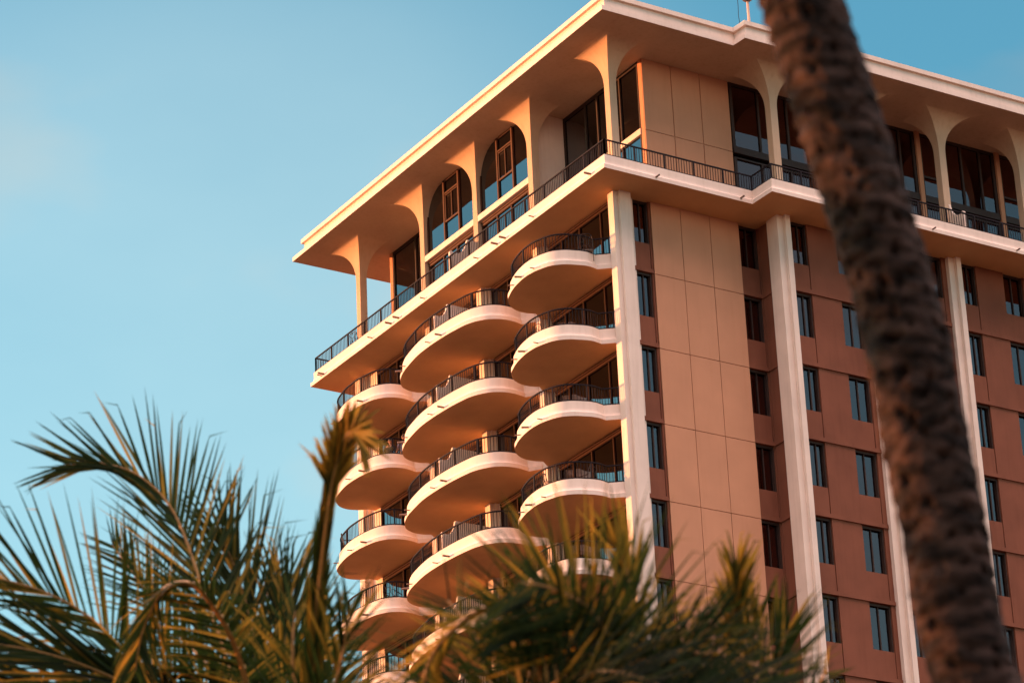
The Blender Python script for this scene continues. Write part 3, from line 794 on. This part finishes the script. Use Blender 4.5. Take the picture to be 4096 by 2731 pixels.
# --- slender palm between the two with its young upright frond
CM = (-46.746, -63.284, 8.482); BM = (CM[0]+.3, CM[1]+.4, 0.)
t = palm('coconut_palm', 'palm whose single tall upright frond crosses the leftmost balconies', 'coconut palms in front of the tower', BM, CM, (.15, .11), 5)
F(t, BM, [(-46.77, -63.312, 8.565), (-46.915, -63.65, 9.131), (-47.039, -63.98, 9.658), (-47.127, -64.27, 10.065), (-47.192, -64.511, 10.354), (-47.231, -64.708, 10.526)], .8, n=70, up=FU(0,0,0), fold=.1, droop=.02, width=.030, splay=5.5, jit=.45, rs=.022, tb=.12, L_tip=.8, base_frac=.03)
F(t, BM, [(-47.039, -63.98, 9.658), (-47.127, -64.27, 10.065), (-47.192, -64.511, 10.354), (-47.234, -64.714, 10.542), (-47.235, -64.878, 10.606), (-47.176, -64.93, 10.511)], .46, n=46, up=FU(0,0,.1), fold=.1, droop=.16, width=.017, splay=(40,34), jit=1.3, rs=.018, L_tip=1.0, base_frac=.55, tb=.4)
F(t, BM, [(-46.763, -63.317, 8.565), (-46.842, -63.703, 8.898), (-46.864, -63.94, 9.126), (-46.911, -64.144, 9.32), (-46.919, -64.241, 9.515)], .9, n=26, up=FU(0,0,.1), fold=.1, droop=.2, width=.012, splay=36, jit=1.8)
F(t, BM, [(-46.763, -63.317, 8.565), (-46.837, -63.333, 8.93), (-46.883, -63.333, 9.231), (-46.952, -63.431, 9.499), (-46.938, -63.452, 9.767)], .9, n=24, up=FU(0,0,.1), fold=.1, droop=.2, width=.012, splay=36, jit=1.8)

# --- right palm, nearer, filling the bottom middle
CR = (-46.802, -66.731, 7.685); BR = (CR[0]+.6, CR[1]+.2, 0.)
t = palm('coconut_palm', 'dark green coconut palm at the bottom centre hiding the lowest balconies', 'coconut palms in front of the tower', BR, CR, (.17, .13), 8)
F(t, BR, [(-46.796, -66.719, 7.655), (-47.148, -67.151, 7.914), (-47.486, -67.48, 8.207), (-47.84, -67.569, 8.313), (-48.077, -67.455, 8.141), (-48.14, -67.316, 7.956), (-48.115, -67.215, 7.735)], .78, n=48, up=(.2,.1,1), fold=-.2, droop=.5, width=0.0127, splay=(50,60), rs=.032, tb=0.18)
F(t, BR, [(-46.787, -66.736, 7.677), (-46.72, -67.073, 7.986), (-46.926, -67.404, 8.122), (-47.16, -67.61, 8.303), (-47.414, -67.757, 8.397), (-47.612, -67.789, 8.453)], 1.05, n=32, up=FU(0,0,.2), fold=.05, droop=.05, width=0.0111, splay=(66,60), jit=.8, tb=0.02)
F(t, BR, [(-46.733, -66.77, 7.674), (-46.475, -66.918, 8.131), (-46.411, -67.0, 8.453), (-46.427, -67.065, 8.841), (-46.524, -67.114, 9.051)], .8, n=31, up=FU(.1,0,0), fold=.1, droop=.03, width=0.0150, splay=(22,20), jit=.9, tb=0.30, L_tip=.8)
F(t, BR, [(-47.345, -67.274, 7.403), (-47.575, -67.519, 7.654), (-47.488, -67.794, 7.821), (-47.322, -68.039, 7.836), (-47.081, -68.158, 7.767), (-46.79, -68.243, 7.576)], 1.0, n=48, up=FU(0,.2,.5), fold=-.05, droop=.22, width=0.0150, splay=(48,40), rs=.032, tb=-0.20)
F(t, BR, [(-46.856, -66.894, 7.567), (-47.107, -67.364, 7.776), (-47.075, -67.727, 7.93), (-46.895, -68.016, 8.011), (-46.64, -68.285, 7.964), (-46.311, -68.437, 7.851)], .75, n=48, up=FU(0,0,.3), fold=.1, droop=.08, width=0.0091, splay=(62,70), jit=.9, tb=-0.12)
F(t, BR, [(-47.095, -67.201, 7.454), (-47.197, -67.709, 7.553), (-47.056, -68.108, 7.644), (-46.794, -68.418, 7.665), (-46.478, -68.711, 7.589)], .95, n=46, up=FU(0,.1,.4), fold=.0, droop=.16, width=0.0143, splay=(42,36), tb=-0.22)
F(t, BR, [(-46.976, -66.933, 7.542), (-47.302, -67.086, 7.734), (-47.609, -67.092, 7.871), (-47.919, -67.042, 7.909), (-48.218, -66.941, 7.834)], .85, n=36, up=FU(0,.1,.4), fold=.0, droop=.2, width=0.0135, splay=(46,42), tb=-0.15)
F(t, BR, [(-46.857, -66.78, 7.598), (-47.159, -66.986, 7.863), (-47.34, -67.234, 8.059), (-47.311, -67.498, 8.275), (-47.147, -67.762, 8.329)], .8, n=39, up=FU(0,.1,.2), fold=.1, droop=.15, width=0.0135, splay=(52,46), tb=-0.22)
F(t, BR, [(-46.989, -67.039, 7.511), (-47.02, -67.396, 7.73), (-46.989, -67.758, 7.884), (-46.843, -68.048, 8.008), (-46.699, -68.336, 8.131)], .85, n=36, up=FU(0,0,.2), fold=.1, droop=.12, width=0.0111, splay=(40,44), jit=1.1, tb=-0.15)
F(t, BR, [(-47.215, -67.354, 7.397), (-47.199, -67.82, 7.52), (-47.126, -68.149, 7.56), (-46.95, -68.363, 7.505), (-46.723, -68.438, 7.373)], .85, n=42, up=(0,0,1), fold=-.1, droop=.4, width=0.0150, splay=56, tb=-0.25)
F(t, BR, [(-47.188, -67.257, 7.427), (-47.533, -67.389, 7.602), (-47.756, -67.408, 7.663), (-47.918, -67.293, 7.643)], .75, n=31, up=(0,0,1), fold=-.1, droop=.4, width=0.0143, splay=56, tb=-0.22)
F(t, BR, [(-47.321, -67.516, 7.339), (-47.483, -67.758, 7.502), (-47.467, -67.967, 7.631), (-47.341, -68.186, 7.645), (-47.115, -68.296, 7.58)], .85, n=42, up=FU(0,.2,.6), fold=.0, droop=.3, width=0.0150, splay=(50,44), tb=-0.26)
F(t, BR, [(-46.711, -66.529, 7.685), (-46.899, -66.341, 8.05), (-46.989, -66.202, 8.387), (-47.093, -66.176, 8.709), (-47.223, -66.087, 8.945)], .8, n=26, up=FU(0,0,.2), fold=.1, droop=.12, width=0.0087, splay=52, jit=1.0, tb=-0.10)
F(t, BR, [(-46.985, -67.101, 7.624), (-46.883, -67.427, 7.868), (-47.021, -67.715, 8.087), (-47.308, -67.893, 8.28), (-47.592, -67.894, 8.381), (-47.803, -67.889, 8.383)], 1.15, n=44, up=FU(0,0,.15), fold=.05, droop=.05, width=.013, splay=(70,58), jit=.8, tb=.02)
F(t, BR, [(-47.012, -67.085, 7.625), (-47.026, -67.331, 7.861), (-47.148, -67.592, 8.009), (-47.365, -67.77, 8.117), (-47.608, -67.79, 8.204), (-47.842, -67.764, 8.194)], 1.0, n=44, up=FU(0,0,.15), fold=.05, droop=.1, width=.014, splay=(66,54), jit=.8, tb=-.15)

# --- third palm to the right of it: upright young frond and thin arching ones
CS = (-44.659, -65.708, 8.068); BS = (CS[0]+.3, CS[1]-.3, 0.)
t = palm('coconut_palm', 'palm with one spiky upright frond in front of the tan wall panels', 'coconut palms in front of the tower', BS, CS, (.15, .11), 11)
F(t, BS, [(-44.689, -65.731, 8.148), (-44.853, -65.994, 8.596), (-44.973, -66.198, 8.881), (-45.02, -66.294, 9.118)], .6, n=30, up=FU(0,0,0), fold=.1, droop=.05, width=.015, splay=10, jit=.8, rs=.018, tb=.25, L_tip=.9)
F(t, BS, [(-44.923, -66.096, 8.629), (-44.987, -66.223, 8.945), (-45.094, -66.401, 9.164), (-45.124, -66.481, 9.352)], .52, n=42, up=FU(.1,0,0), fold=.2, droop=.05, width=.016, splay=(26,20), jit=1.7, rs=.012, tb=.3, L_tip=.95, base_frac=.25)
F(t, BS, [(-44.645, -65.759, 8.146), (-44.768, -66.047, 8.592), (-44.873, -66.26, 8.876), (-44.888, -66.367, 9.096)], .6, n=24, up=FU(-.2,0,.1), fold=.3, droop=.08, width=.013, splay=22, jit=1.7, rs=.012, tb=.1, L_tip=.9)
F(t, BS, [(-44.689, -65.731, 8.148), (-44.779, -66.069, 8.403), (-44.807, -66.28, 8.589), (-44.829, -66.477, 8.743), (-44.808, -66.589, 8.928)], .95, n=26, up=FU(0,0,.1), fold=.1, droop=.15, width=.012, splay=24, jit=1.3)
F(t, BS, [(-44.719, -65.713, 8.15), (-44.949, -65.868, 8.475), (-45.138, -65.98, 8.671), (-45.311, -66.101, 8.863)], .9, n=24, up=FU(0,0,.1), fold=.1, droop=.15, width=.012, splay=24, jit=1.3)
F(t, BS, [(-44.719, -65.713, 8.15), (-45.061, -65.782, 8.45), (-45.309, -65.859, 8.648), (-45.489, -65.959, 8.81)], .9, n=24, up=FU(0,0,.1), fold=.1, droop=.15, width=.012, splay=24, jit=1.3)
F(t, BS, [(-44.674, -65.74, 8.148), (-44.725, -66.191, 8.321), (-44.75, -66.467, 8.38), (-44.714, -66.658, 8.453), (-44.703, -66.859, 8.572)], .6, n=14, up=FU(0,0,.4), fold=.2, droop=.3, width=.011, splay=50, jit=1.5)

# --- leaning bare trunk close to the camera
BT = (-47.535, -71.672, 1.447); BT = (BT[0], BT[1], 0.)
t = empty('leaning_palm', BT); tag(t, 'leaning dark brown palm trunk close by, crossing the whole right side of the picture', 'palm tree')
b = Vector(BT)
pts = [Vector((BT[0], BT[1], -.2)), Vector((-48.308, -73.068, 5.015)), Vector((-48.828, -73.14, 6.025)), Vector((-49.048, -73.28, 6.678)), Vector((-49.304, -73.455, 7.44)), Vector((-49.639, -73.599, 8.241)), Vector((-49.907, -73.7, 8.879)), Vector((-50.222, -73.885, 9.855)), Vector((-50.668, -74.334, 11.731))]
palm_trunk(t, [tuple(p-b) for p in pts], (.200, .174), .018, 80, 21, 1.15)
top = pts[-1]
for k in range(14):
    a = 2*math.pi*k/14+.3; e = random.uniform(.2, 1.2); L_ = 3.2
    dx, dy = math.cos(a), math.sin(a)
    P_ = [top, top+Vector((dx*.5, dy*.5, .5*e+.4)), top+Vector((dx*1.4, dy*1.4, .9*e+.5)), top+Vector((dx*2.3, dy*2.3, .9*e+.2)), top+Vector((dx*3.0, dy*3.0, .6*e-.3))]
    frond(t, rel(BT, [tuple(q) for q in P_]), .8, n=60, up=(0, 0, 1), fold=-.1, droop=.5, width=.026, splay=60)

# --- a palm out of the picture to the left, added so its crown throws broken shade on the leaning trunk
PB = (BT[0]-10.5, BT[1]+8.6, 0.); PC = (PB[0]+.3, PB[1]-.2, 9.2)
t = palm('coconut_palm', 'unseen coconut palm off to the left, added to shade the leaning trunk', 'coconut palms in front of the tower', PB, PC, (.16, .12), 31)
for k in range(30):
    a = 2*math.pi*k/30+.1; e = random.uniform(-2.6, 1.4)
    dx, dy = math.cos(a), math.sin(a)
    P_ = [PC, (PC[0]+dx*.5, PC[1]+dy*.5, PC[2]+.5*e+.4), (PC[0]+dx*1.5, PC[1]+dy*1.5, PC[2]+1.1*e+.3), (PC[0]+dx*2.5, PC[1]+dy*2.5, PC[2]+1.2*e-.4), (PC[0]+dx*3.1, PC[1]+dy*3.1, PC[2]+.9*e-1.5)]
    frond(t, rel(PB, P_), .9, n=60, up=(0, 0, 1), fold=-.1, droop=.6, width=.028, splay=60)


# ------------------------------------------------------------------ camera
cam = bpy.data.cameras.new('camera'); co = bpy.data.objects.new('camera', cam); col.objects.link(co); scene.camera = co
Rt = Vector((0.850423, -0.5244, -0.042246)); Up = Vector((-0.181296, -0.367496, 0.912184)); Fw = Vector((0.493874, 0.768083, 0.407598))
mt = Matrix((( Rt.x, Up.x, -Fw.x, (-57.937, -83.684, -51.838)[0]), (Rt.y, Up.y, -Fw.y, (-57.937, -83.684, -51.838)[1]), (Rt.z, Up.z, -Fw.z, (-57.937, -83.684, -51.838)[2]+O), (0, 0, 0, 1)))
co.matrix_world = mt
cam.sensor_width = 36; cam.lens = 13174.5/4096*36; cam.clip_start = .1; cam.clip_end = 12000
cam.dof.use_dof = True; cam.dof.focus_distance = 112; cam.dof.aperture_fstop = cam.lens/1000/0.04

# ------------------------------------------------------------------ sky and sun
SUN_ROT = R(-48); SUN_EL = R(1.2)
w = bpy.data.worlds.new('World'); scene.world = w; w.use_nodes = True; nt = w.node_tree; bg = nt.nodes['Background']
sky = nt.nodes.new('ShaderNodeTexSky'); sky.sky_type = 'NISHITA'; sky.sun_disc = False
sky.sun_elevation = R(3); sky.sun_rotation = SUN_ROT; sky.air_density = 1.0; sky.dust_density = 1.0; sky.ozone_density = 1.0; sky.altitude = 0
tc = nt.nodes.new('ShaderNodeTexCoord')
# thin high cloud, real sky pattern by direction
mp = nt.nodes.new('ShaderNodeMapping'); mp.inputs['Scale'].default_value = (3.0, 3.0, 5.5); mp.inputs['Rotation'].default_value = (.3, .5, .2)
nz = nt.nodes.new('ShaderNodeTexNoise'); nz.inputs['Scale'].default_value = 1.6; nz.inputs['Detail'].default_value = 5; nz.inputs['Roughness'].default_value = .5
cr = nt.nodes.new('ShaderNodeValToRGB'); cr.color_ramp.elements[0].position = .48; cr.color_ramp.elements[1].position = .70
cr.color_ramp.elements[0].color = (0, 0, 0, 1); cr.color_ramp.elements[1].color = (0.6, 0.6, 0.6, 1)
nt.links.new(tc.outputs['Generated'], mp.inputs[0]); nt.links.new(mp.outputs[0], nz.inputs['Vector']); nt.links.new(nz.outputs[0], cr.inputs[0])
mx = nt.nodes.new('ShaderNodeMix'); mx.data_type = 'RGBA'; mx.inputs[7].default_value = (*(0.8, 0.8, 0.8), 1)
gm = nt.nodes.new('ShaderNodeMix'); gm.data_type = 'RGBA'; gm.blend_type = 'MULTIPLY'; gm.inputs[0].default_value = 1; gm.inputs[7].default_value = (*(0.42, 0.97, 1.2), 1)
nt.links.new(sky.outputs[0], gm.inputs[6])
nt.links.new(cr.outputs[0], mx.inputs[0]); nt.links.new(gm.outputs[2], mx.inputs[6])
# warm sunset haze lying along the whole horizon
sx = nt.nodes.new('ShaderNodeSeparateXYZ'); nt.links.new(tc.outputs['Generated'], sx.inputs[0])
hr = nt.nodes.new('ShaderNodeValToRGB'); hr.color_ramp.interpolation = 'EASE'
hr.color_ramp.elements[0].position = .0; hr.color_ramp.elements[0].color = (*(0.35, 0.2, 0.18), 1)
hr.color_ramp.elements[1].position = .235; hr.color_ramp.elements[1].color = (0, 0, 0, 1)
e = hr.color_ramp.elements.new(.12); e.color = (*[q*.9 for q in (0.35, 0.2, 0.18)], 1)
# rose coloured afterglow overhead
e = hr.color_ramp.elements.new(.60); e.color = (0, 0, 0, 1)
e = hr.color_ramp.elements.new(.78); e.color = (1.12, 0.66, 0.58) + (1,)
nt.links.new(sx.outputs[2], hr.inputs[0])
ad = nt.nodes.new('ShaderNodeVectorMath'); ad.operation = 'MULTIPLY_ADD'; ad.inputs[1].default_value = (10, 10, 10)
nt.links.new(hr.outputs[0], ad.inputs[0]); nt.links.new(mx.outputs[2], ad.inputs[2])
# pale veil of thin high haze centred on one part of the sky
vd = nt.nodes.new('ShaderNodeVectorMath'); vd.operation = 'DOT_PRODUCT'; vd.inputs[1].default_value = (0.4199, 0.8228, 0.3831)
nt.links.new(tc.outputs['Generated'], vd.inputs[0])
vr = nt.nodes.new('ShaderNodeMapRange'); vr.interpolation_type = 'SMOOTHSTEP'; vr.inputs[1].default_value = math.cos(R(12.5)); vr.inputs[2].default_value = 1.0
vr.inputs[3].default_value = 0; vr.inputs[4].default_value = 1
nt.links.new(vd.outputs['Value'], vr.inputs[0])
vn = nt.nodes.new('ShaderNodeMapRange'); vn.inputs[1].default_value = .3; vn.inputs[2].default_value = .75; vn.inputs[3].default_value = .8; vn.inputs[4].default_value = 1.25
nt.links.new(nz.outputs[0], vn.inputs[0])
vm = nt.nodes.new('ShaderNodeMath'); vm.operation = 'MULTIPLY'; nt.links.new(vr.outputs[0], vm.inputs[0]); nt.links.new(vn.outputs[0], vm.inputs[1])
va = nt.nodes.new('ShaderNodeVectorMath'); va.operation = 'SCALE'; va.inputs[0].default_value = (0.5, 0.45, 0.31); nt.links.new(vm.outputs[0], va.inputs['Scale'])
vs = nt.nodes.new('ShaderNodeVectorMath'); vs.operation = 'ADD'; nt.links.new(va.outputs[0], vs.inputs[0]); nt.links.new(ad.outputs[0], vs.inputs[1])
nt.links.new(vs.outputs[0], bg.inputs[0]); bg.inputs[1].default_value = 0.12
sun = bpy.data.lights.new('sun', 'SUN'); so = bpy.data.objects.new('sun', sun); col.objects.link(so)
sun.energy = 2.35; sun.angle = R(.5); sun.color = (1, 0.345, 0.13)
d = Vector((math.sin(SUN_ROT)*math.cos(SUN_EL), math.cos(SUN_ROT)*math.cos(SUN_EL), math.sin(SUN_EL)))
so.rotation_euler = d.to_track_quat('Z', 'Y').to_euler()

scene.view_settings.view_transform = 'Standard'; scene.view_settings.look = 'None'; scene.view_settings.exposure = 2.1; scene.view_settings.gamma = 1
scene.render.engine = 'CYCLES'
scene.cycles.max_bounces = 8; scene.cycles.diffuse_bounces = 5; scene.cycles.glossy_bounces = 4; scene.cycles.transparent_max_bounces = 24
